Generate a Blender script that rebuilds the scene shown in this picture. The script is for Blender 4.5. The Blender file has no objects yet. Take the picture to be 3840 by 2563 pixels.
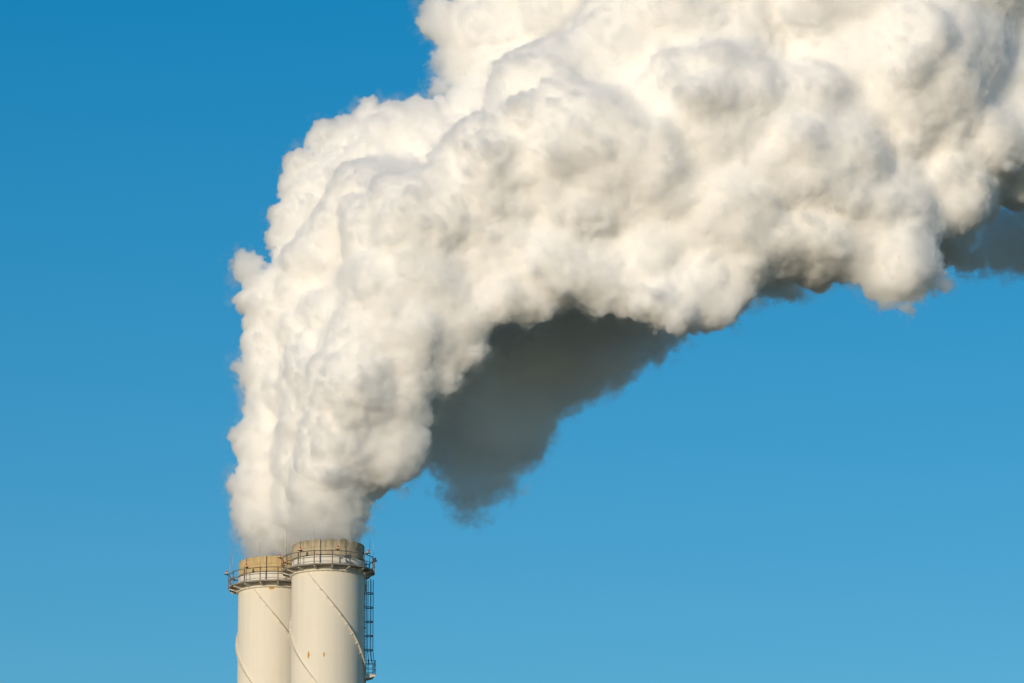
import bpy, math, random, time
import numpy as np
from mathutils import Vector, Matrix

SC = bpy.context.scene
C = SC.collection
R = math.radians
T0 = time.time()

# ------------------------------------------------------------------ camera
F_PX = 21704.0                       # focal length in pixels of the 3840 px wide photograph
PITCH = R(13.56)
CAM = Vector((15.15, -468.0, 1.7))
cd = bpy.data.cameras.new('camera')
cam = bpy.data.objects.new('camera', cd)
C.objects.link(cam)
cam.location = CAM
cam.rotation_euler = (math.pi / 2 + PITCH, 0, 0)
cd.sensor_fit = 'HORIZONTAL'
cd.sensor_width = 36
cd.lens = 36 * F_PX / 3840
cd.clip_start = 1
cd.clip_end = 90000
SC.camera = cam

# ------------------------------------------------------------------ sun, sky, exposure
SUN_AZ, SUN_EL = R(31), R(13.5)        # sun behind the camera, to its left
sl = bpy.data.lights.new('sun', 'SUN')
sl.energy = 2.85
sl.angle = R(.53)
sl.color = (1, .82, .595)
so = bpy.data.objects.new('sun', sl)
C.objects.link(so)
to_sun = Vector((-math.sin(SUN_AZ) * math.cos(SUN_EL), -math.cos(SUN_AZ) * math.cos(SUN_EL), math.sin(SUN_EL)))
so.rotation_euler = to_sun.to_track_quat('Z', 'Y').to_euler()
so.location = to_sun * 300

w = bpy.data.worlds.new('World')
SC.world = w
w.use_nodes = True
nt = w.node_tree
bg = nt.nodes['Background']
sky = nt.nodes.new('ShaderNodeTexSky')
sky.sky_type = 'NISHITA'
sky.sun_disc = False
sky.sun_elevation = SUN_EL
sky.sun_rotation = math.pi + SUN_AZ
sky.altitude = 0
sky.air_density = 1.0
sky.dust_density = .2
sky.ozone_density = 3.0
hs = nt.nodes.new('ShaderNodeHueSaturation')          # a deep polarised winter blue
hs.inputs['Saturation'].default_value = 1.44
hs.inputs['Value'].default_value = .98
nt.links.new(sky.outputs[0], hs.inputs['Color'])
tint = nt.nodes.new('ShaderNodeMix')
tint.data_type = 'RGBA'
tint.blend_type = 'MULTIPLY'
tint.inputs[0].default_value = 1
tint.inputs[7].default_value = (1.06, .98, .88, 1)
nt.links.new(hs.outputs[0], tint.inputs[6])
nt.links.new(tint.outputs[2], bg.inputs[0])
bg.inputs[1].default_value = .12

SC.view_settings.view_transform = 'Standard'
SC.view_settings.look = 'None'
SC.view_settings.exposure = 0
SC.view_settings.gamma = 1
cy = SC.cycles
cy.volume_bounces = 48
cy.max_bounces = 56
cy.diffuse_bounces = 12
cy.transparent_max_bounces = 24
cy.volume_step_rate = 1.5
cy.volume_max_steps = 1024
cy.use_denoising = True
cy.use_adaptive_sampling = True
cy.adaptive_threshold = .03


# ------------------------------------------------------------------ helpers
def at(vx, vy, Y):
    """The point at depth Y seen at (vx, vy) of a 2349 px wide view of the photograph."""
    px, py = vx * 3840 / 2349, vy * 3840 / 2349
    d = Vector(((px - 1920) / F_PX, 1.0, -(py - 1281.5) / F_PX))
    c, s = math.cos(PITCH), math.sin(PITCH)
    d = Vector((d.x, c * d.y - s * d.z, s * d.y + c * d.z))
    return CAM + d * ((Y - CAM.y) / d.y)


def tag(o, label=None, cat=None, group=None, kind=None):
    for k, v in (('label', label), ('category', cat), ('group', group), ('kind', kind)):
        if v:
            o[k] = v
    return o


def empty(name, loc=(0, 0, 0)):
    o = bpy.data.objects.new(name, None)
    C.objects.link(o)
    o.location = loc
    o.empty_display_size = .3
    return o


def pol(r, deg, z=0.0):
    """A point at radius r round the axis; 0 degrees faces the camera, 90 is to the right."""
    a = R(deg)
    return Vector((r * math.sin(a), -r * math.cos(a), z))


class MB:
    def __init__(s):
        s.v, s.f, s.sm = [], [], []

    def add(s, vs, fs, smooth=False):
        n = len(s.v)
        s.v += [tuple(p) for p in vs]
        s.f += [tuple(i + n for i in f) for f in fs]
        s.sm += [smooth] * len(fs)

    def box(s, c, ax, size):
        """Box centred at c with axes ax (three unit vectors) and full size."""
        h = [Vector(a) * (d / 2) for a, d in zip(ax, size)]
        c = Vector(c)
        vs = [c + h[0] * i + h[1] * j + h[2] * k for i in (-1, 1) for j in (-1, 1) for k in (-1, 1)]
        s.add(vs, [(0, 1, 3, 2), (4, 6, 7, 5), (0, 4, 5, 1), (2, 3, 7, 6), (0, 2, 6, 4), (1, 5, 7, 3)])

    def hexa(s, vs):
        """Eight corners: four of one end, four of the other, same order."""
        s.add(vs, [(3, 2, 1, 0), (4, 5, 6, 7), (0, 1, 5, 4), (1, 2, 6, 5), (2, 3, 7, 6), (3, 0, 4, 7)])

    def tube(s, pts, r, n=8, closed=False, caps=True):
        pts = [Vector(p) for p in pts]
        m = len(pts)
        vs = []
        up = Vector((0, 0, 1))
        for i, p in enumerate(pts):
            a = pts[(i - 1) % m] if closed or i > 0 else p
            b = pts[(i + 1) % m] if closed or i < m - 1 else p
            t = (b - a).normalized()
            u = t.cross(up)
            if u.length < .05:
                u = t.cross(Vector((1, 0, 0)))
            u.normalize()
            q = u.cross(t)
            rr = r[i] if isinstance(r, (list, tuple)) else r
            vs += [p + (u * math.cos(2 * math.pi * k / n) + q * math.sin(2 * math.pi * k / n)) * rr for k in range(n)]
        fs = []
        for i in range(m if closed else m - 1):
            j = (i + 1) % m
            fs += [(i * n + k, i * n + (k + 1) % n, j * n + (k + 1) % n, j * n + k) for k in range(n)]
        s.add(vs, fs, True)
        if caps and not closed:
            k0 = len(s.v) - m * n
            s.f += [tuple(k0 + k for k in reversed(range(n))), tuple(k0 + (m - 1) * n + k for k in range(n))]
            s.sm += [False, False]

    def lathe(s, prof, n=96, c=(0, 0, 0), closed=False, smooth=True, fn=None):
        """prof: list of (r, z); closed joins the last ring to the first."""
        vs = []
        for (r, z) in prof:
            for k in range(n):
                a = 2 * math.pi * k / n
                x, y, zz = r * math.sin(a), -r * math.cos(a), z
                if fn:
                    x, y, zz = fn(x, y, zz, a, r)
                vs.append((x + c[0], y + c[1], zz + c[2]))
        m = len(prof)
        fs = []
        for i in range(m if closed else m - 1):
            j = (i + 1) % m
            fs += [(i * n + k, i * n + (k + 1) % n, j * n + (k + 1) % n, j * n + k) for k in range(n)]
        s.add(vs, fs, smooth)

    def build(s, name, mat, parent=None):
        me = bpy.data.meshes.new(name)
        me.from_pydata(s.v, [], s.f)
        me.polygons.foreach_set('use_smooth', s.sm)
        me.materials.append(mat)
        me.update()
        o = bpy.data.objects.new(name, me)
        C.objects.link(o)
        if parent:
            o.parent = parent
        return o


# ------------------------------------------------------------------ materials
def mat(name, col, rough=.6, metal=0.0, spec=.4):
    m = bpy.data.materials.new(name)
    m.use_nodes = True
    b = m.node_tree.nodes['Principled BSDF']
    b.inputs['Base Color'].default_value = (*col, 1)
    b.inputs['Roughness'].default_value = rough
    b.inputs['Metallic'].default_value = metal
    b.inputs['Specular IOR Level'].default_value = spec
    return m


class SN:
    """Small writer of shader node trees."""
    def __init__(s, m):
        s.t = m.node_tree
        s.b = s.t.nodes['Principled BSDF']

    def n(s, k, **kw):
        x = s.t.nodes.new(k)
        for a, b in kw.items():
            setattr(x, a, b)
        return x

    def put(s, sock, v):
        if isinstance(v, bpy.types.NodeSocket):
            s.t.links.new(v, sock)
        elif v is not None:
            sock.default_value = v

    def m(s, op, a, b=0.0, c=0.0, clamp=False):
        x = s.n('ShaderNodeMath', operation=op, use_clamp=clamp)
        for i, v in enumerate((a, b, c)):
            s.put(x.inputs[i], v)
        return x.outputs[0]

    def coord(s, scale=(1, 1, 1)):
        tc = s.n('ShaderNodeTexCoord')
        mp = s.n('ShaderNodeMapping')
        mp.inputs['Scale'].default_value = scale
        s.t.links.new(tc.outputs['Object'], mp.inputs['Vector'])
        return mp.outputs[0]

    def noise(s, vec, scale, detail=4, rough=.55):
        x = s.n('ShaderNodeTexNoise')
        s.put(x.inputs['Vector'], vec)
        x.inputs['Scale'].default_value = scale
        x.inputs['Detail'].default_value = detail
        x.inputs['Roughness'].default_value = rough
        return x.outputs[0]

    def ramp(s, f, a, b):
        x = s.n('ShaderNodeMapRange', interpolation_type='SMOOTHSTEP')
        s.put(x.inputs[0], f)
        x.inputs[1].default_value = a
        x.inputs[2].default_value = b
        return x.outputs[0]

    def mix(s, f, a, b):
        x = s.n('ShaderNodeMix', data_type='RGBA')
        s.put(x.inputs[0], f)
        for i, v in ((6, a), (7, b)):
            s.put(x.inputs[i], v if isinstance(v, bpy.types.NodeSocket) else (*v, 1))
        return x.outputs[2]

    def bump(s, h, strength, dist):
        x = s.n('ShaderNodeBump')
        x.inputs['Strength'].default_value = strength
        x.inputs['Distance'].default_value = dist
        s.put(x.inputs['Height'], h)
        s.put(s.b.inputs['Normal'], x.outputs[0])


def paint_mat(name, col, spots, streak=.5):
    """Cream enamel on rolled steel: weld seams, faint runs, rust where the paint has gone.
    spots: (degrees, z, half width, half height, strength)"""
    m = mat(name, col, .62, 0, .22)
    s = SN(m)
    run = s.noise(s.coord((1, 1, .06)), 2.2, 5, .6)
    blot = s.noise(s.coord((1, 1, 1)), .5, 3)
    c = s.mix(s.m('MULTIPLY', s.ramp(run, .45, .8), streak), col, tuple(v * .86 for v in col))
    c = s.mix(s.m('MULTIPLY', s.ramp(blot, .4, .75), .35), c, (col[0] * .95, col[1] * .93, col[2] * .88))
    tc = s.n('ShaderNodeTexCoord')
    sx = s.n('ShaderNodeSeparateXYZ')
    s.put(sx.inputs[0], tc.outputs['Object'])
    x, y, z = sx.outputs
    # weld seams every 2.4 m
    zz = s.m('FRACT', s.m('MULTIPLY', z, 1 / 2.4))
    seam = s.m('LESS_THAN', s.m('ABSOLUTE', s.m('SUBTRACT', zz, .5)), .006)
    c = s.mix(s.m('MULTIPLY', seam, .07), c, (.45, .42, .36))
    fine = s.noise(s.coord((1, 1, .45)), 9, 4, .65)
    for deg, sz, hw, hh, k in spots:
        p = pol(3.0, deg, sz)
        dx = s.m('MULTIPLY', s.m('SUBTRACT', x, p.x), 1 / hw)
        dy = s.m('MULTIPLY', s.m('SUBTRACT', y, p.y), 1 / max(hw, .2))
        dz = s.m('MULTIPLY', s.m('SUBTRACT', z, p.z), 1 / hh)
        d = s.m('SQRT', s.m('ADD', s.m('ADD', s.m('MULTIPLY', dx, dx), s.m('MULTIPLY', dy, dy)), s.m('MULTIPLY', dz, dz)))
        f = s.m('SUBTRACT', s.m('SUBTRACT', 1.45, d), s.m('MULTIPLY', fine, 1.5))
        c = s.mix(s.m('MULTIPLY', s.ramp(f, -.05, .25), k), c, (.62, .31, .06))
        c = s.mix(s.m('MULTIPLY', s.ramp(f, .75, 1.0), k), c, (.13, .05, .02))
    s.put(s.b.inputs['Base Color'], c)
    s.bump(s.m('SUBTRACT', s.m('MULTIPLY', blot, .6), s.m('MULTIPLY', seam, .3)), .25, .03)
    return m


def concrete_mat(name, col, dark, amount):
    m = mat(name, col, .9, 0, .2)
    s = SN(m)
    n1 = s.noise(s.coord((1, 1, .9)), 1.3, 6, .65)
    run = s.noise(s.coord((1, 1, .12)), 3.0, 5, .65)
    band = s.noise(s.coord((.25, .25, 4)), 1.1, 4)
    tc = s.n('ShaderNodeTexCoord')
    sx = s.n('ShaderNodeSeparateXYZ')
    s.put(sx.inputs[0], tc.outputs['Object'])
    high = s.ramp(sx.outputs[2], 96.3, 97.25)
    c = s.mix(s.ramp(n1, .35, .7), col, tuple(v * .78 for v in col))
    c = s.mix(s.m('MULTIPLY', s.ramp(band, .45, .7), .35), c, tuple(min(1, v * 1.18) for v in col))
    soot = s.m('MULTIPLY', s.ramp(s.m('ADD', run, s.m('MULTIPLY', high, .22)), .52, .82), amount)
    c = s.mix(soot, c, dark)
    s.put(s.b.inputs['Base Color'], c)
    s.bump(n1, .5, .03)
    return m


def worn_mat(name, col, worn, scale=6, lo=.45, hi=.65, rough=.6, metal=0.0):
    m = mat(name, col, rough, metal)
    s = SN(m)
    n = s.noise(s.coord(), scale, 5, .65)
    s.put(s.b.inputs['Base Color'], s.mix(s.ramp(n, lo, hi), col, worn))
    s.bump(n, .2, .01)
    return m


CREAM = (.82, .77, .665)
M_RAIL = worn_mat('weathered rail steel', (.12, .085, .062), (.27, .22, .17), 3.0)
M_DECK = worn_mat('platform steel', (.30, .275, .24), (.20, .15, .11), 4.0, .5, .75)
M_CREAM = worn_mat('cream steel', (.76, .72, .64), (.55, .46, .35), 5.0, .55, .8)
M_FIN = worn_mat('weathered fin plate', (.62, .575, .50), (.48, .41, .32), 3.0, .5, .8)
M_DARK = mat('flue lining', (.04, .037, .033), .95)
M_LADDER = worn_mat('galvanised ladder steel', (.10, .10, .105), (.075, .065, .06), 5, .5, .75, .55, .2)
M_ROD = mat('lightning rod metal', (.42, .38, .34), .45, .5)
M_CABLE = mat('conductor cable', (.10, .09, .08), .7)
M_RED = mat('red beacon glass', (.62, .015, .02), .18, 0, .6)
M_YEL = worn_mat('cream beacon housing', (.74, .56, .25), (.62, .42, .16), 20)
M_PLATE = mat('beacon plate steel', (.09, .075, .06), .6)

# ------------------------------------------------------------------ ground
def ground():
    m = mat('dry winter ground', (.16, .14, .10), .95, 0, .2)
    s = SN(m)
    n = s.noise(s.coord(), .01, 8, .6)
    n2 = s.noise(s.coord(), .3, 5, .6)
    c = s.mix(s.ramp(n, .4, .6), (.19, .165, .12), (.10, .11, .055))
    c = s.mix(s.m('MULTIPLY', n2, .5), c, (.12, .11, .085))
    s.put(s.b.inputs['Base Color'], c)
    g = MB()
    rings = [0, 200, 800, 3000, 12000, 40000]
    n_ = 64
    vs = [(0, 0, 0)]
    for r in rings[1:]:
        vs += [(r * math.cos(2 * math.pi * k / n_), r * math.sin(2 * math.pi * k / n_), 0) for k in range(n_)]
    fs = [(0, 1 + k, 1 + (k + 1) % n_) for k in range(n_)]
    for i in range(len(rings) - 2):
        a, b = 1 + i * n_, 1 + (i + 1) * n_
        fs += [(a + k, b + k, b + (k + 1) % n_, a + (k + 1) % n_) for k in range(n_)]
    g.add(vs, fs)
    tag(g.build('ground', m), kind='structure')


ground()

# ------------------------------------------------------------------ chimneys
DECK = 95.0
RS = 3.0
RP = 3.85
POSTS = [-83 + 22.5 * i for i in range(16)]
UPV = Vector((0, 0, 1))


def radial(deg):
    return pol(1, deg).normalized()


def tangent(deg):
    a = R(deg)
    return Vector((math.cos(a), math.sin(a), 0))


def strake(parent, th0, z0, z1, pm, rng):
    """A helical fin of straight plates, each bolted to a clip at its joint."""
    STEP, DZ = 10.6, .715
    b = MB()
    clips = []
    th, z = th0, z0
    i = 0
    while z > z1:
        t2, zb = th + STEP, z - DZ
        h = .2 + rng.uniform(-.006, .006)
        thk = .009
        p = [pol(RS - .01, th, z), pol(RS + h, th, z), pol(RS + h, t2, zb), pol(RS - .01, t2, zb)]
        off = UPV * thk
        if i == 0:
            p[1] = pol(RS + .07, th, z)
        b.hexa([p[0] - off, p[1] - off, p[1] + off, p[0] + off, p[3] - off, p[2] - off, p[2] + off, p[3] + off])
        if i > 0:
            rd, tg = radial(th), tangent(th)
            clip = MB()
            clips.append(clip)
            clip.box(pol(RS + .045, th, z - .07), (rd, tg, UPV), (.1, .16, .05))
            clip.box(pol(RS + .012, th, z - .10), (rd, tg, UPV), (.03, .2, .12))
            q = pol(RS + h * .55, th + .6, z - .045)
            clip.box(q, (rd, tg, UPV), (.05, .05, .03))
        th, z, i = t2, zb, i + 1
    o = b.build('strake', pm, parent)
    for clip in clips:
        clip.build('plate_clip', M_CREAM, o)
    return o


def chimney(loc, label, spots, rim_mat, ladder, seed, notch):
    rng = random.Random(seed)
    root = tag(empty('chimney', loc), label, 'chimney', 'pair of smoking chimneys')
    pm = paint_mat('cream chimney paint', CREAM, spots)
    b = MB()
    b.lathe([(RS, 0), (RS, 20), (RS, 60), (RS, 86), (RS, 94.5), (RS, 95.9), (RS - .06, 95.905)], 128)
    b.build('shaft', pm, root)
    # concrete rim, chipped a little along its top
    def chip(x, y, z, a, r):
        if z > 97.1:
            k = .02 * math.sin(a * 9 + seed) * math.sin(a * 23 + 1) + (.035 if int(a * 20 / math.pi + seed) % 7 == 0 else 0) * -1
            z += k
        return x, y, z
    b = MB()
    b.lathe([(2.985, 95.88), (2.985, 96.45), (2.975, 96.48), (2.985, 96.51), (2.985, 97.15), (2.95, 97.2), (2.68, 97.2), (2.66, 97.1), (2.66, 95.9)], 128, fn=chip)
    rim = b.build('rim', rim_mat, root)
    for deg in notch:
        b = MB()
        b.box(pol(2.84, deg, 97.24), (radial(deg), tangent(deg), UPV), (.26, .42, .13))
        b.build('rim_block', rim_mat, rim)
    b = MB()
    b.lathe([(2.64, 90), (2.64, 97.0), (2.655, 97.0), (2.655, 90)], 96)
    b.build('flue', M_DARK, root)
    b = MB()
    b.lathe([(RS + .004, 94.56), (RS + .15, 94.58), (RS + .15, 94.68), (RS + .004, 94.70)], 128)
    for k in range(48):                                     # bolt lugs under the flange
        d = k * 7.5
        b.box(pol(RS + .10, d, 94.555), (radial(d), tangent(d), UPV), (.05, .05, .05))
    b.build('flange', M_CREAM, root)
    # platform
    plat = MB()
    ins = [pol(RS + .06, d, DECK) for d in POSTS]
    out = [pol(RP, d, DECK) for d in POSTS]
    for i in range(16):
        j = (i + 1) % 16
        mid = pol(RS + .06, (POSTS[i] + 11.25), DECK)
        t = Vector((0, 0, .05))
        vs = [ins[i], out[i], out[j], ins[j], mid]
        n = len(plat.v)
        plat.v += [tuple(p) for p in vs] + [tuple(p - t) for p in vs]
        plat.f += [(n, n + 1, n + 2, n + 3, n + 4), (n + 9, n + 8, n + 7, n + 6, n + 5), (n + 3, n + 8, n + 9, n + 4), (n + 4, n + 9, n + 5, n)]
        plat.sm += [False] * 4
        # edge channel
        d0 = (out[j] - out[i])
        L = d0.length
        ax = d0.normalized()
        nrm = UPV.cross(ax)
        c = (out[i] + out[j]) / 2
        plat.box(c - UPV * .002, (ax, nrm, UPV), (L - .012, .05, .115))
    po = plat.build('platform', M_DECK, root)
    for i in range(16):
        d = POSTS[i]
        rd, tg = radial(d), tangent(d)
        a0, a1 = RS - .01, RP - .06
        zt = DECK - .055
        br = MB()
        hw = .03
        br.hexa([pol(a0, d, zt - .30) - tg * hw, pol(a0, d, zt - .30) + tg * hw, pol(a0, d, zt) + tg * hw, pol(a0, d, zt) - tg * hw,
                 pol(a1, d, zt - .1) - tg * hw, pol(a1, d, zt - .1) + tg * hw, pol(a1, d, zt) + tg * hw, pol(a1, d, zt) - tg * hw])
        fw = .085
        br.hexa([pol(a0, d, zt - .325) - tg * fw, pol(a0, d, zt - .325) + tg * fw, pol(a0, d, zt - .302) + tg * fw, pol(a0, d, zt - .302) - tg * fw,
                 pol(a1, d, zt - .125) - tg * fw, pol(a1, d, zt - .125) + tg * fw, pol(a1, d, zt - .102) + tg * fw, pol(a1, d, zt - .102) - tg * fw])
        br.box(pol(RS + .03, d, zt - .17), (rd, tg, UPV), (.05, .26, .3))
        br.build('bracket', M_CREAM, po)
    # railing
    rail = MB()
    gap = () if not ladder else (112,)
    for zz, rr in ((1.1, .033), (.56, .026)):
        ring = [pol(RP - .02, d, DECK + zz) for d in POSTS]
        for i in range(16):
            bend = [ring[i], ring[(i + 1) % 16]]
            m = (bend[0] + bend[1]) / 2 + UPV * rng.uniform(-.012, .012)
            rail.tube([bend[0], m, bend[1]], rr, 6)
    ro = rail.build('railing', M_RAIL, root)
    for d in POSTS:
        p = MB()
        p.box(pol(RP - .02, d, DECK + .5), (radial(d), tangent(d), UPV), (.06, .075, 1.22))
        p.build('post', M_RAIL, ro)
    for k in range(8):
        d = -60.5 + 45 * k
        rod = MB()
        zb = DECK + .8
        top = 3.3 + rng.uniform(-.12, .1)
        rod.tube([pol(RP + .035, d, zb), pol(RP + .035, d, DECK + 1.9), pol(RP + .035 + rng.uniform(-.03, .03), d + rng.uniform(-.4, .4), DECK + top)], [.022, .019, .012], 6)
        rod.build('lightning_rod', M_ROD, root)
    # conductor cables up the rim
    for d in (-48, -10, 30, 75, 130):
        cb = MB()
        cb.tube([pol(2.99, d, 97.2), pol(3.02, d, 97.1), pol(3.025, d, 96.5), pol(3.025, d + .3, 95.95), pol(3.04, d + .3, 95.0)], .016, 5)
        cb.build('conductor_cable', M_CABLE, root)
    # strip where the concrete starts
    b = MB()
    b.lathe([(RS + .002, 95.86), (RS + .03, 95.865), (RS + .03, 95.93), (2.987, 95.935)], 128)
    b.build('rim_strip', M_DECK, root)
    # helical strakes, three starts
    rows = [(-31 - 120 * k) for k in range(3)]
    for th in rows:
        strake(root, th, 94.52, 82, M_FIN, rng)
    # small fittings seen on the platform: a junction box with conduit
    for d in (18, -128):
        j = MB()
        j.box(pol(RP - .1, d, DECK + .62), (radial(d), tangent(d), UPV), (.14, .3, .34))
        j.tube([pol(RP - .1, d, DECK + .45), pol(RP - .1, d, DECK + .02)], .022, 6)
        j.build('junction_box', M_DECK, root)
    if ladder:
        build_ladder(root)
    return root


def build_ladder(root):
    TH = 108.0
    rd, tg = radial(TH), tangent(TH)
    z0, z1 = 86.45, 96.1
    r0 = RS + .24
    st = MB()
    for s in (-1, 1):
        c = rd * r0 + tg * (.22 * s)
        st.box(Vector((c.x, c.y, (z0 + z1) / 2)), (rd, tg, UPV), (.06, .02, z1 - z0))
    ld = st.build('ladder', M_LADDER, root)
    z = z0 + .15
    while z < z1 - .05:
        r_ = MB()
        r_.tube([rd * r0 - tg * .215 + UPV * z, rd * r0 + tg * .215 + UPV * z], .013, 6)
        r_.build('rung', M_LADDER, ld)
        z += .3
    zz = z0 + .5
    while zz < z1 - 1.2:
        for s in (-1, 1):
            cl = MB()
            cl.box(rd * (RS + .11) + tg * (.22 * s) + UPV * zz, (rd, tg, UPV), (.24, .03, .05))
            cl.build('standoff', M_LADDER, ld)
        zz += 1.8
    # safety cage: hoops and straps
    hoops = [93.45 - 1.19 * k for k in range(5)]
    def hp(a, z, k=1.0):                              # a from -1 to 1 round the hoop
        t = a * R(112)
        return rd * (r0 + .30 + .36 * math.cos(t)) + tg * (.34 * k * math.sin(t)) + UPV * z
    for z in hoops:
        h = MB()
        pts = [rd * r0 - tg * .23 + UPV * z] + [hp(-1 + i / 10, z) for i in range(21)] + [rd * r0 + tg * .23 + UPV * z]
        for a, b_ in zip(pts[:-1], pts[1:]):
            m = (a + b_) / 2
            ax = (b_ - a).normalized()
            h.box(m, (ax, UPV.cross(ax), UPV), ((b_ - a).length + .01, .016, .075))
        h.build('cage_hoop', M_LADDER, ld)
    for a in (-.8, -.4, 0, .4, .8):
        s_ = MB()
        top = 94.6
        pts = [hp(a, top), hp(a, hoops[-1])] + [hp(a, hoops[-1] - .55, 1.05) + rd * .05, hp(a, 87.55, 1.15) + rd * .16]
        for p, q in zip(pts[:-1], pts[1:]):
            ax = (q - p).normalized()
            u = tg if abs(a) < .5 else rd
            n2 = ax.cross(u).normalized()
            s_.box((p + q) / 2, (ax, n2.cross(ax), n2), ((q - p).length, .06, .014))
        s_.build('cage_strap', M_LADDER, ld)
    # rest platform under the ladder
    th = 100.0
    rd, tg = radial(th), tangent(th)
    zp = 86.5
    b = MB()
    b.box(rd * 3.50 + UPV * zp + tg * .1, (rd, tg, UPV), (.86, 1.5, .05))
    b.box(rd * 3.93 + UPV * (zp + .04) + tg * .1, (rd, tg, UPV), (.03, 1.52, .2))
    rp = b.build('rest_platform', M_DECK, root)
    for s in (-.62, .82):
        br = MB()
        c = tg * s
        hw = tg * .02
        q = [rd * 2.97 + UPV * (zp - .42), rd * 2.97 + UPV * (zp - .03), rd * 3.9 + UPV * (zp - .03), rd * 3.9 + UPV * (zp - .16)]
        br.hexa([p + c - hw for p in q] + [p + c + hw for p in q])
        br.build('bracket', M_CREAM, rp)
    rl = MB()
    cor = [rd * 3.1 - tg * .63, rd * 3.9 - tg * .63, rd * 3.9 + tg * .83, rd * 3.1 + tg * .83]
    for z in (.4, .78, 1.15):
        rl.tube([c + UPV * (zp + z) for c in cor], .022, 6)
    rr = rl.build('guard_rail', M_LADDER, rp)
    for c in cor + [rd * 3.9 + tg * .1, rd * 3.28 - tg * .63]:
        p = MB()
        p.box(c + UPV * (zp + .6), (rd, tg, UPV), (.05, .05, 1.14))
        p.build('post', M_LADDER, rr)


RIM_GREY = concrete_mat('weathered grey concrete', (.54, .46, .32), (.11, .09, .06), .6)
RIM_TAN = concrete_mat('tan concrete', (.63, .48, .25), (.18, .13, .07), .3)
FRONT = Vector((0, 0, 0))
BACK = Vector((-4.72, 6.95, 0))
chimney(FRONT, 'nearer cream chimney with grey soot-stained rim and a caged ladder down its side',
        [(-29, 87.62, .14, .44, 1), (-3.4, 87.6, .11, .4, 1), (24, 88.5, .03, .05, .8), (4, 94.1, .03, .05, .7), (-26, 89.2, .02, .06, .5), (14, 91.9, .025, .03, .6),
         (-8, 94.5, .04, .05, .8), (8, 94.5, .035, .04, .7)], RIM_GREY, True, 3, (28,))
chimney(BACK, 'farther cream chimney with tan rim, partly hidden behind the nearer one',
        [(-2, 94.46, .42, .16, 1), (-26, 90.3, .02, .04, .4)], RIM_TAN, False, 8, ())


# ------------------------------------------------------------------ warning beacons
def beacon(loc, deg, label):
    base = loc + pol(RP + .16, deg, DECK + 1.16)
    root = tag(empty('warning_beacon', base), label, 'beacon light', 'red warning beacons round the chimney railings')
    root.rotation_euler = (0, 0, R(deg))
    b = MB()
    b.box((0, 0, .012), ((1, 0, 0), (0, 1, 0), UPV), (.36, .30, .024))
    b.box((0, .1, -.055), ((1, 0, 0), (0, 1, 0), UPV), (.06, .12, .11))
    b.build('mounting_plate', M_PLATE, root)
    b = MB()
    b.lathe([(0, .025), (.135, .025), (.135, .045), (.115, .06), (.1, .13), (.085, .145), (0, .145)], 20)
    b.build('housing', M_YEL, root)
    b = MB()
    b.lathe([(.084, .146), (.084, .22), (.076, .26), (.055, .29), (.025, .305), (0, .308)], 20)
    b.build('dome', M_RED, root)


for loc, deg, lab in (
        (FRONT, -85, 'red beacon at the left end of the nearer chimney railing, against pale smoke'),
        (FRONT, -33, 'red beacon on the nearer chimney front railing, left of its centre'),
        (FRONT, 13, 'red beacon on the nearer chimney front railing, right of its centre'),
        (FRONT, 56, 'red beacon on the nearer chimney railing at its right front corner'),
        (FRONT, 106, 'rightmost red beacon, on the outer right end of the nearer chimney railing'),
        (FRONT, -119, 'red beacon behind the left railing of the nearer chimney, beside the tan rim'),
        (BACK, -85, 'leftmost red beacon, at the left end of the farther chimney railing'),
        (BACK, -33, 'red beacon on the farther chimney front railing, before its tan rim'),
        (BACK, 13, 'red beacon on the farther chimney, seen low through the nearer left railing'),
        (BACK, -119, 'red beacon behind the left railing of the farther chimney, against blue sky')):
    beacon(loc, deg, lab)

# ------------------------------------------------------------------ smoke
RES = (.12, .2, .12)                     # voxels of the thin smoke, m
RES_CORE = (.18, .2, .18)
DENS = 5.0                               # scattering per metre
ANISO = .3
CORE = .4                                # depth of the opaque heart, m
PROT, BLUR = .88, 11
BUDS = ((900, .8, 1.5, .8), (4500, .45, .95, .4), (15000, .28, .45, .15))
BA = (.1, .22)
STIR = (.65, .3, 1.3, .55, .22)
NZ = (.95, 4.8)
SOFT = (.12, .6)
VEIL = (.53, .9, .8)
SSS = 2.4
VPM = 27.83
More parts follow.
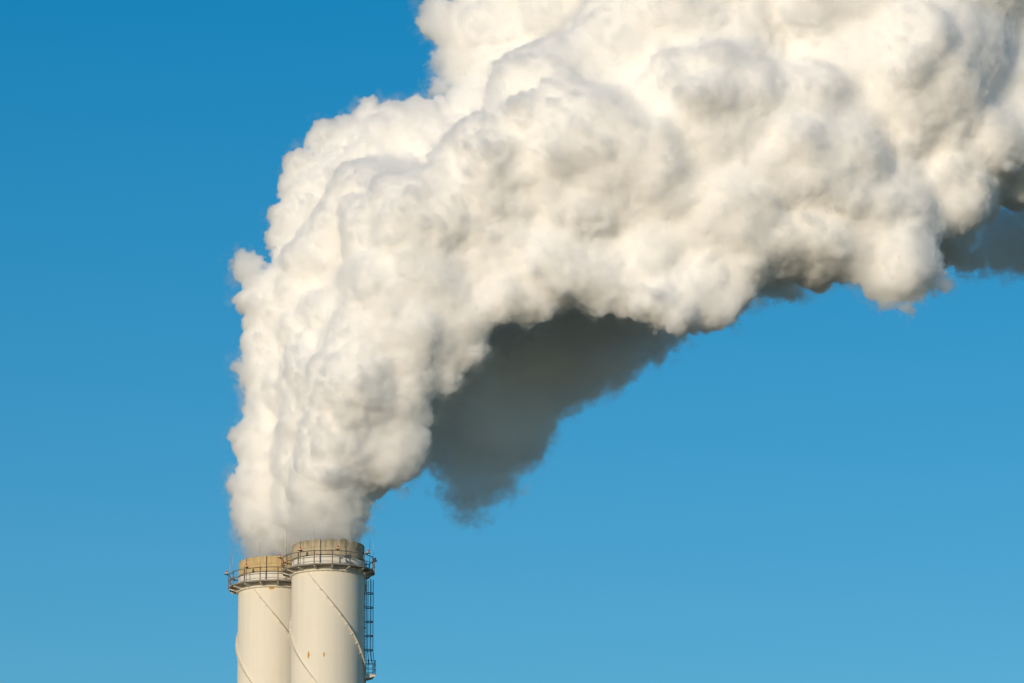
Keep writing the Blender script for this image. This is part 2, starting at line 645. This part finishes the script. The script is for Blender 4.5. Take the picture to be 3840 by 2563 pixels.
# puffs that make up the two merging plumes: (x, y, radius, depth in m, thinness)
PLUME_NEAR = [
(664,1225,38,3.4,.25),(674,1180,52,2.9,.05),(662,1135,48,3.3,0),(690,1075,66,2.2,0),(674,1030,54,3.4,0),(704,975,74,1.8,0),(688,905,60,3.2,0),(726,850,80,1.6,0),(712,775,60,2.8,0),(748,725,74,1.4,0),(740,670,52,2.8,0),
(905,715,128,-2.2,0),(960,520,150,-2.4,0),(880,455,120,3,0),(735,600,95,4,0),(800,540,95,3,0),(690,690,80,4.5,0),(700,770,85,4.0,0),(1330,345,205,-3.2,0),(1270,215,150,-1.8,0),(1010,640,90,-3.6,0),(820,900,110,-2.5,0),(1480,560,110,-3.5,0),(1090,520,120,-3,0),
(751,1285,68,0,.8),(751,1250,74,0,.75),(752,1205,84,0,.45),(755,1160,95,0,.15),(762,1110,102,0,0),(778,1060,112,-.5,0),(830,1060,105,0,.1),(905,1045,80,-1.5,.15),
(800,980,125,-.5,0),(885,960,108,0,0),(930,905,80,-2,0),(830,880,138,-1,0),(930,860,100,-2,0),(860,780,140,-1,0),(960,790,120,-2.5,0),(1045,800,75,-3,0),(1035,865,55,-2,0),(1090,805,45,-3.2,0),(960,1010,40,-2,.1),(960,960,40,-2,.1),(1065,740,80,-3.5,0),
(890,670,140,-1.5,0),(985,650,150,-2,0),(1090,660,110,-1,0),(1185,690,62,-4.5,0),(1245,690,52,-5,0),(1130,700,60,-4,0),
(900,550,130,-1,0),(1010,510,165,-2,0),(1150,570,140,-2,0),(1280,600,100,-4.5,0),(1370,615,75,-5,0),
(1150,430,180,-2,0),(1300,460,170,-2.5,0),(1430,540,120,-2,0),(1425,640,45,-4,0),
(1530,660,72,-5.5,0),(1630,655,72,-5.5,0),(1710,645,55,-5,0),(1480,672,34,-6,0),(1570,695,38,-6.5,0),(1650,690,36,-6,0),(1480,400,190,-3,0),(1280,270,190,0,0),(1400,170,190,.3,0),
(1650,500,180,-3,0),(1750,590,100,-5,0),(1850,570,95,-5,0),(1930,590,70,-4.5,.15),(1620,260,230,-3,0),(1850,360,230,-3,0),(2040,500,150,-3,0),(2060,615,92,-5.5,.05),(2100,668,40,-5.5,.3),(2030,690,34,-5.5,.35),(2075,715,24,-5.5,.45),(2140,660,34,-5,.4),
(2005,645,56,-5.5,.15),(1960,640,30,-5.5,.3),(2170,420,160,-2,0),(2100,200,240,-3.2,0),(2290,300,190,-1,0),(2370,400,110,0,0),(1600,20,240,-.5,0),(1900,0,250,-.8,0),(2200,-40,260,-.5,0),(2450,150,240,2,0),(2450,-100,260,4,0),
(1750,-150,240,4,0),(2050,-200,240,4,0),(2300,-280,230,5,0),(2600,0,260,5,0),(2600,300,180,5,0)]
PLUME_FAR = [
(610,1325,50,7,.75),(610,1285,55,7,.7),(608,1240,62,7,.5),(606,1190,72,7,.1),(640,1200,62,7,.1),(640,1270,46,7,.65),(606,1120,74,7,0),(672,1225,56,5.2,.2),(690,1150,66,4.2,0),(706,1070,76,4,0),(720,980,90,4,0),(735,890,105,4.2,0),(735,800,105,4.4,0),(730,720,100,5,0),(760,640,100,5,0),(615,1050,78,7,0),(622,990,84,7,0),(634,930,92,7,0),(644,860,96,7.2,0),(655,780,102,7.3,0),(665,710,110,7.4,0),
(712,620,98,7.6,0),(746,522,108,8,0),(800,445,116,8,0),(864,368,116,8,0),(950,345,112,8,0),(1000,320,74,8,0),(990,430,170,9,0),(880,500,150,9,0),(1100,300,120,9,0),
(560,588,26,6,.12),(570,612,32,6,.12),(578,640,36,6,.08),(596,640,30,6.5,.05),(588,596,20,6.2,.1),(556,632,22,6,.2),(574,700,34,7,0),(600,680,40,7,0),(578,745,28,7,0),(590,790,40,7,0),(549,850,26,6.5,.15),(562,868,24,6.5,.15),(578,850,38,7,.1),(551,996,28,7,0),(545,1100,16,7,.1),(541,1180,16,7,.1),
(703,388,34,8,0),(752,316,32,8,0),(800,292,30,8,0),(843,266,34,8,0),(900,264,32,8,0),(945,260,30,8,0),(990,264,32,8,0),(682,445,26,8,0),(655,502,28,8,0),(640,548,24,8,0),(727,345,26,8,0),
(1030,60,60,10,.1),(1000,20,38,10,.1),(985,60,22,10,.2),(1050,140,62,10,.1),(1000,145,30,10,.4),(995,205,32,10,.4),(1040,200,38,10,.3),(1100,210,70,10,.1),(1120,60,110,10,0),(1200,180,120,9,0),(1250,0,150,9,0),(1380,-60,170,8,0),(1150,-120,150,11,0),(1400,-200,200,9,0),(1060,-150,110,11,0),(1130,-40,110,11,0),
(930,1045,60,8.5,.5),(1005,1005,78,9.5,.45),(960,900,140,9,0),(1060,1085,56,10.5,.65),(1080,1140,52,10.5,.7),(1078,1172,36,10.5,.8),(1130,1085,66,11,.75),(1110,980,115,11,.2),(1195,965,100,11.5,.4),(1195,1040,46,11.5,.8),
(1100,850,150,10,0),(1240,880,95,11.5,.45),(1230,800,150,11,0),(1335,840,100,11.5,.5),(1405,795,100,11.5,.5),(1360,720,130,10,.1),(1430,868,56,11.5,.6),(1515,800,70,11.5,.6),(1560,770,60,11,.6),(1450,850,60,11.5,.6),(1490,725,90,10,.3),(1585,735,55,9,.6),
(1500,560,170,9,0),(1750,500,190,9,0),(1700,680,60,4,.3),(1790,660,50,2,.5),(1250,600,180,9,0),(1500,300,200,9,0),
(2100,450,170,9,.1),(2290,560,85,12,.5),(2345,615,60,12,.6),(2420,560,130,12,.55),(2250,560,60,11,.7),(2190,555,52,6,.1),(2228,585,40,8,.35),(2550,500,150,12,.3)]

VB = .21
BMIN = np.array([-13.5, -12.5, 95.7])
BMAX = np.array([64.0, 23.5, 154.0])
NB = np.ceil((BMAX - BMIN) / VB).astype(int) + 1
rng = np.random.default_rng(7)
phi = np.full(NB, -3.0, np.float32)      # metres inside the smoke's outline
wis = np.zeros(NB, np.float32)           # thinness


def splat(c, r, wv):
    pad = .9
    lo = np.maximum(np.floor((c - r - pad - BMIN) / VB).astype(int), 0)
    hi = np.minimum(np.ceil((c + r + pad - BMIN) / VB).astype(int) + 1, NB)
    if np.any(hi <= lo):
        return
    ax = [(BMIN[i] + VB * np.arange(lo[i], hi[i]) - c[i]).astype(np.float32) for i in range(3)]
    d = np.sqrt(ax[0][:, None, None] ** 2 + ax[1][None, :, None] ** 2 + ax[2][None, None, :] ** 2)
    v = np.minimum(np.float32(r) - d, 3.5)
    s = tuple(slice(lo[i], hi[i]) for i in range(3))
    m = v > phi[s]
    phi[s] = np.where(m, v, phi[s])
    wis[s] = np.where(m, np.float32(wv), wis[s])


def inside(c):
    i = np.round((c - BMIN) / VB).astype(int)
    return 9.0 if np.any(i < 0) or np.any(i >= NB) else float(phi[tuple(i)])


def blur(a):
    for ax in range(3):
        a = np.moveaxis(a, ax, 0)
        b = 2 * a
        b[1:] += a[:-1]
        b[:-1] += a[1:]
        b[0] += a[0]
        b[-1] += a[-1]
        a = np.moveaxis(b * np.float32(.25), 0, ax)
    return np.ascontiguousarray(a)


level = []
for (vx, vy, r, Y, wv) in PLUME_NEAR + PLUME_FAR:
    level.append((np.array(at(vx, vy, Y)), (r - 2) / VPM, wv))
small = [q for q in level if q[1] < 46 / VPM]
for c, r, wv in level:
    splat(c, r * .95, wv)
for f0, f1, k in ((.28, .5, 22), (.3, .5, 10)):
    nxt = []
    for c, r, wv in level:
        if r < .5:
            continue
        d = rng.normal(size=(k, 3))
        d /= np.linalg.norm(d, axis=1)[:, None]
        for q in d:
            rr = min(r * rng.uniform(f0, f1), 2.4)
            cc = c + q * (r - rr * PROT)
            if inside(cc + q * rr * .3) < .5 * rr:
                nxt.append((cc, rr, wv))
    for c, r, wv in nxt:
        splat(c, r, wv)
    level = nxt
for _ in range(BLUR):
    phi = blur(phi)
for c, r, wv in small:                  # the small puffs on the rims keep their shape
    splat(c, r, wv)


def lattice(period, seed):
    """Smooth noise of about unit range on the grid: a random lattice, cubic B-spline between its points."""
    g = np.random.default_rng(seed)
    out = None
    dims, mats = [], []
    for i in range(3):
        x = np.arange(NB[i]) * VB / period
        n = int(x[-1]) + 4
        f = np.floor(x).astype(int)
        t = (x - f)
        wts = ((1 - t) ** 3 / 6, (3 * t ** 3 - 6 * t ** 2 + 4) / 6, (-3 * t ** 3 + 3 * t ** 2 + 3 * t + 1) / 6, t ** 3 / 6)
        M = np.zeros((NB[i], n), np.float32)
        for j, w_ in enumerate(wts):
            M[np.arange(NB[i]), f + j] = w_
        mats.append(M)
        dims.append(n)
    a = g.uniform(-1, 1, dims).astype(np.float32)
    a = np.tensordot(mats[0], a, (1, 0))
    a = np.tensordot(mats[1], a, (1, 1)).transpose(1, 0, 2)
    return np.ascontiguousarray(a @ mats[2].T) * np.float32(2.2)


def worley(idx, cell, seed):
    """Distance to the nearest of one random point per cell, in cells, at grid indices idx (n, 3)."""
    g = np.random.default_rng(seed)
    n = (np.ceil(NB * VB / cell).astype(int) + 3)
    P = g.uniform(0, 1, (*n, 3)).astype(np.float32)
    p = (idx * np.float32(VB / cell) + 1).astype(np.float32)
    ip = p.astype(np.int32)
    best = np.full(len(p), 9, np.float32)
    for i in (-1, 0, 1):
        for j in (-1, 0, 1):
            for k in (-1, 0, 1):
                q = ip + np.array([i, j, k], np.int32)
                d = q + P[q[:, 0], q[:, 1], q[:, 2]] - p
                np.minimum(best, np.einsum('ij,ij->i', d, d), out=best)
    return np.sqrt(best)


for _ in range(3):
    wis = blur(wis)
# cauliflower: small rounded puffs set into the surface, patchy and denser on the far plume
patch = lattice(7.0, 3)
for n_p, r0, r1, sink in BUDS:
    near = np.argwhere((phi > 0) & (phi < VB))
    pr = np.clip(.45 + .55 * patch[tuple(near.T)] + .4 * (near[:, 1] * VB + BMIN[1] > 4), .04, 1) * (1 - .8 * wis[tuple(near.T)])
    down = np.clip((near[:, 0] * VB + BMIN[0] + 8) / 45, 0, 1)              # 0 at the stacks, 1 far downwind
    pr = pr * (1 - .85 * down if r1 < 1 else .25 + down)
    ch = near[rng.choice(len(near), n_p, p=pr / pr.sum(), replace=False)]
    gx = [np.roll(phi, -1, i)[tuple(ch.T)] - np.roll(phi, 1, i)[tuple(ch.T)] for i in range(3)]
    gn = np.stack(gx, -1)
    gn /= np.linalg.norm(gn, axis=1)[:, None] + 1e-6
    rr = r0 + (r1 - r0) * rng.uniform(0, 1, n_p) ** 2
    cs = BMIN + VB * ch + gn * (rr * sink)[:, None]
    wv = wis[tuple(ch.T)]
    for c, r, k in zip(cs, rr, wv):
        splat(c, r, k)
near = np.argwhere(np.abs(phi) < 1.3)
ii = tuple(near.T)
phi[ii] += BA[0] * (.45 - worley(near, 1.7, 5)) * (1 - .8 * wis[ii])
# stir: look the field up at displaced places
drift = np.clip((BMIN[0] + VB * np.arange(NB[0], dtype=np.float32) + 4) / 25, 0, 1)[:, None, None]   # torn more and more downwind
phi += drift * STIR[4] * lattice(1.8, 61) * (phi > -2)
rise = np.clip((BMIN[2] + VB * np.arange(NB[2], dtype=np.float32) - 97) / 14, .15, 1)[None, None, :]   # tight jets at the mouths
grid = np.stack(np.meshgrid(*[np.arange(n, dtype=np.float32) for n in NB], indexing='ij'), -1)
for c in range(3):
    grid[..., c] += rise * (STIR[0] * lattice(4.0, 20 + c) + STIR[1] * lattice(1.5, 30 + c) + drift * (STIR[2] * lattice(7.0, 40 + c) + STIR[3] * lattice(2.4, 50 + c))) / VB
    np.clip(grid[..., c], 0, NB[c] - 1.01, out=grid[..., c])
gi = grid.astype(np.int32)
gf = grid - gi
del grid
flat = gi[..., 0] * (NB[1] * NB[2]) + gi[..., 1] * NB[2] + gi[..., 2]
del gi


def pick(a):
    a = a.ravel()
    o = 0
    for i in (0, 1):
        wx = gf[..., 0] if i else 1 - gf[..., 0]
        for j in (0, 1):
            wy = wx * (gf[..., 1] if j else 1 - gf[..., 1])
            for k in (0, 1):
                o = o + wy * (gf[..., 2] if k else 1 - gf[..., 2]) * a[flat + (i * NB[1] * NB[2] + j * NB[2] + k)]
    return o


phi, wis = pick(phi), pick(wis)
del gf, flat

N = int(np.prod(NB))
me = bpy.data.meshes.new('puff_grid')
me.vertices.add(N)
a = np.zeros((N, 3), np.float32)
a[:, 0] = phi.ravel()
a[:, 1] = wis.ravel()
me.attributes.new('puff', 'FLOAT_VECTOR', 'POINT').data.foreach_set('vector', a.ravel())
puff_grid = bpy.data.objects.new('puff_grid', me)      # data only: not in the scene


class G:
    def __init__(s, name):
        s.t = bpy.data.node_groups.new(name, 'GeometryNodeTree')
        s.t.is_modifier = True
        s.t.interface.new_socket('Geometry', in_out='INPUT', socket_type='NodeSocketGeometry')
        s.t.interface.new_socket('Geometry', in_out='OUTPUT', socket_type='NodeSocketGeometry')
        s.out = s.n('NodeGroupOutput')

    def n(s, k, **kw):
        x = s.t.nodes.new(k)
        for a, b in kw.items():
            setattr(x, a, b)
        return x

    def put(s, sock, v):
        if isinstance(v, bpy.types.NodeSocket):
            s.t.links.new(v, sock)
        else:
            sock.default_value = v

    def m(s, op, a, b=0.0, c=0.0):
        x = s.n('ShaderNodeMath', operation=op)
        for i, v in enumerate((a, b, c)):
            s.put(x.inputs[i], v)
        return x.outputs[0]

    def v(s, op, a, b=(0, 0, 0), scale=None):
        x = s.n('ShaderNodeVectorMath', operation=op)
        s.put(x.inputs[0], a)
        s.put(x.inputs[1], b)
        if scale is not None:
            s.put(x.inputs['Scale'], scale)
        return x.outputs[0]


def field(g, fine):
    pos = g.n('GeometryNodeInputPosition').outputs[0]
    u = g.v('SCALE', g.v('SUBTRACT', pos, tuple(BMIN)), scale=1 / VB)
    u = g.v('MINIMUM', g.v('MAXIMUM', u, (0, 0, 0)), tuple(float(k) - 1.01 for k in NB))
    fl = g.v('FLOOR', u)
    sx, fx = g.n('ShaderNodeSeparateXYZ'), g.n('ShaderNodeSeparateXYZ')
    g.put(sx.inputs[0], fl)
    g.put(fx.inputs[0], g.v('SUBTRACT', u, fl))
    X, Y = int(NB[1] * NB[2]), int(NB[2])
    i0 = g.n('FunctionNodeIntegerMath', operation='MULTIPLY_ADD')
    i1 = g.n('FunctionNodeIntegerMath', operation='MULTIPLY_ADD')
    g.put(i0.inputs[0], sx.outputs[1]); i0.inputs[1].default_value = Y; g.put(i0.inputs[2], sx.outputs[2])
    g.put(i1.inputs[0], sx.outputs[0]); i1.inputs[1].default_value = X; g.put(i1.inputs[2], i0.outputs[0])
    oi = g.n('GeometryNodeObjectInfo')
    oi.inputs[0].default_value = puff_grid
    na = g.n('GeometryNodeInputNamedAttribute', data_type='FLOAT_VECTOR')
    na.inputs[0].default_value = 'puff'

    def samp(off):
        x = g.n('GeometryNodeSampleIndex', data_type='FLOAT_VECTOR', domain='POINT', clamp=True)
        g.put(x.inputs[0], oi.outputs['Geometry'])
        g.put(x.inputs['Value'], na.outputs[0])
        k = g.n('FunctionNodeIntegerMath', operation='ADD')
        g.put(k.inputs[0], i1.outputs[0])
        k.inputs[1].default_value = off
        g.put(x.inputs['Index'], k.outputs[0])
        return x.outputs[0]

    def mix(a, b, f):
        x = g.n('ShaderNodeMix', data_type='VECTOR')
        g.put(x.inputs[0], f)
        g.put(x.inputs[4], a)
        g.put(x.inputs[5], b)
        return x.outputs[1]

    c = [mix(samp(o), samp(o + 1), fx.outputs[2]) for o in (0, Y, X, X + Y)]
    c = mix(mix(c[0], c[1], fx.outputs[1]), mix(c[2], c[3], fx.outputs[1]), fx.outputs[0])
    sc = g.n('ShaderNodeSeparateXYZ')
    g.put(sc.inputs[0], c)
    f, wv = sc.outputs[0], sc.outputs[1]
    if fine:
        x = g.n('ShaderNodeTexNoise')
        g.put(x.inputs['Vector'], pos)
        x.inputs['Scale'].default_value = 1.1
        x.inputs['Detail'].default_value = 4
        x.inputs['Roughness'].default_value = .68
        nz = g.m('SUBTRACT', x.outputs[0], .5)
        f = g.m('ADD', f, g.m('MULTIPLY', nz, g.m('MULTIPLY_ADD', wv, NZ[1], NZ[0])))
        x = g.n('ShaderNodeTexVoronoi', feature='F1')
        g.put(x.inputs['Vector'], pos)
        x.inputs['Scale'].default_value = 1 / .55
        f = g.m('MULTIPLY_ADD', g.m('SUBTRACT', .45, x.outputs['Distance']), g.m('MULTIPLY_ADD', wv, -BA[1], BA[1]), f)
    return f, wv


def cube(name, fn, res, core=None, material=None):
    g = G(name)
    vc = g.n('GeometryNodeVolumeCube')
    g.put(vc.inputs['Density'], fn(g))
    vc.inputs['Background'].default_value = 0
    vc.inputs['Min'].default_value = tuple(BMIN)
    vc.inputs['Max'].default_value = tuple(BMAX)
    for i, k in enumerate('XYZ'):
        vc.inputs['Resolution ' + k].default_value = int((BMAX - BMIN)[i] / res[i])
    o = vc.outputs[0]
    if core is not None:
        vm = g.n('GeometryNodeVolumeToMesh')
        g.put(vm.inputs[0], o)
        vm.inputs['Threshold'].default_value = core
        o = vm.outputs[0]
    sm = g.n('GeometryNodeSetMaterial')
    g.put(sm.inputs[0], o)
    sm.inputs['Material'].default_value = material
    g.put(g.out.inputs[0], sm.outputs[0])
    return g.t


def thin(g):
    f, wv = field(g, True)
    k = g.m('MINIMUM', g.m('MAXIMUM', g.m('DIVIDE', f, g.m('MULTIPLY_ADD', wv, SOFT[1], SOFT[0])), 0), 1)
    k = g.m('MULTIPLY', k, g.m('MULTIPLY_ADD', g.m('SQRT', wv), -.95, 1.0))
    # patchy veils drifting off the surface
    x = g.n('ShaderNodeTexNoise')
    g.put(x.inputs['Vector'], g.n('GeometryNodeInputPosition').outputs[0])
    x.inputs['Scale'].default_value = .45
    x.inputs['Detail'].default_value = 3
    x.inputs['Roughness'].default_value = .65
    v = g.m('MAXIMUM', g.m('SUBTRACT', x.outputs[0], VEIL[0]), 0)
    v = g.m('MULTIPLY', v, g.m('MINIMUM', g.m('MAXIMUM', g.m('MULTIPLY_ADD', f, 1 / VEIL[1], 1.0), 0), 1))
    return g.m('MAXIMUM', k, g.m('MULTIPLY', v, VEIL[2]))


def core(g):
    f, wv = field(g, True)
    return g.m('MAXIMUM', g.m('SUBTRACT', f, g.m('MULTIPLY', wv, 4.0)), 0)


M_THIN = bpy.data.materials.new('thin white smoke')
M_THIN.use_nodes = True
nt = M_THIN.node_tree
nt.nodes.clear()
o = nt.nodes.new('ShaderNodeOutputMaterial')
pv = nt.nodes.new('ShaderNodeVolumePrincipled')
nt.links.new(pv.outputs[0], o.inputs['Volume'])
pv.inputs['Color'].default_value = (.9997, .9995, .999, 1)
pv.inputs['Density'].default_value = DENS
pv.inputs['Anisotropy'].default_value = ANISO
M_CORE = mat('dense white smoke', (.935, .93, .918), 1, 0, 0)
if SSS:
    b = M_CORE.node_tree.nodes['Principled BSDF']
    b.subsurface_method = 'RANDOM_WALK'
    b.inputs['Subsurface Weight'].default_value = 1
    b.inputs['Subsurface Radius'].default_value = (1, 1, 1)
    b.inputs['Subsurface Scale'].default_value = SSS
    b.inputs['Subsurface Anisotropy'].default_value = 0

plume = tag(empty('smoke_plume', (0, 0, 97)), 'huge white smoke plume billowing from both chimneys and drifting right', 'smoke')
core_ob = bpy.data.objects.new('dense_smoke', bpy.data.meshes.new('dense_smoke'))
C.objects.link(core_ob)
md = core_ob.modifiers.new('smoke', 'NODES')
md.node_group = cube('dense smoke', core, RES_CORE, CORE, M_CORE)
dg = bpy.context.evaluated_depsgraph_get()
me = bpy.data.meshes.new_from_object(core_ob.evaluated_get(dg))
core_ob.modifiers.clear()
bpy.data.objects.remove(core_ob)
me.name = 'dense_smoke'
me.polygons.foreach_set('use_smooth', [True] * len(me.polygons))
me.materials.clear()
me.materials.append(M_CORE)
core_ob = bpy.data.objects.new('dense_smoke', me)
C.objects.link(core_ob)
core_ob.parent = plume
core_ob.matrix_parent_inverse = Matrix.Translation((0, 0, -97))
thin_ob = bpy.data.objects.new('thin_smoke', bpy.data.volumes.new('thin_smoke'))
C.objects.link(thin_ob)
thin_ob.parent = plume
thin_ob.matrix_parent_inverse = Matrix.Translation((0, 0, -97))
thin_ob.data.materials.append(M_THIN)
md = thin_ob.modifiers.new('smoke', 'NODES')
md.node_group = cube('thin smoke', thin, RES, None, M_THIN)
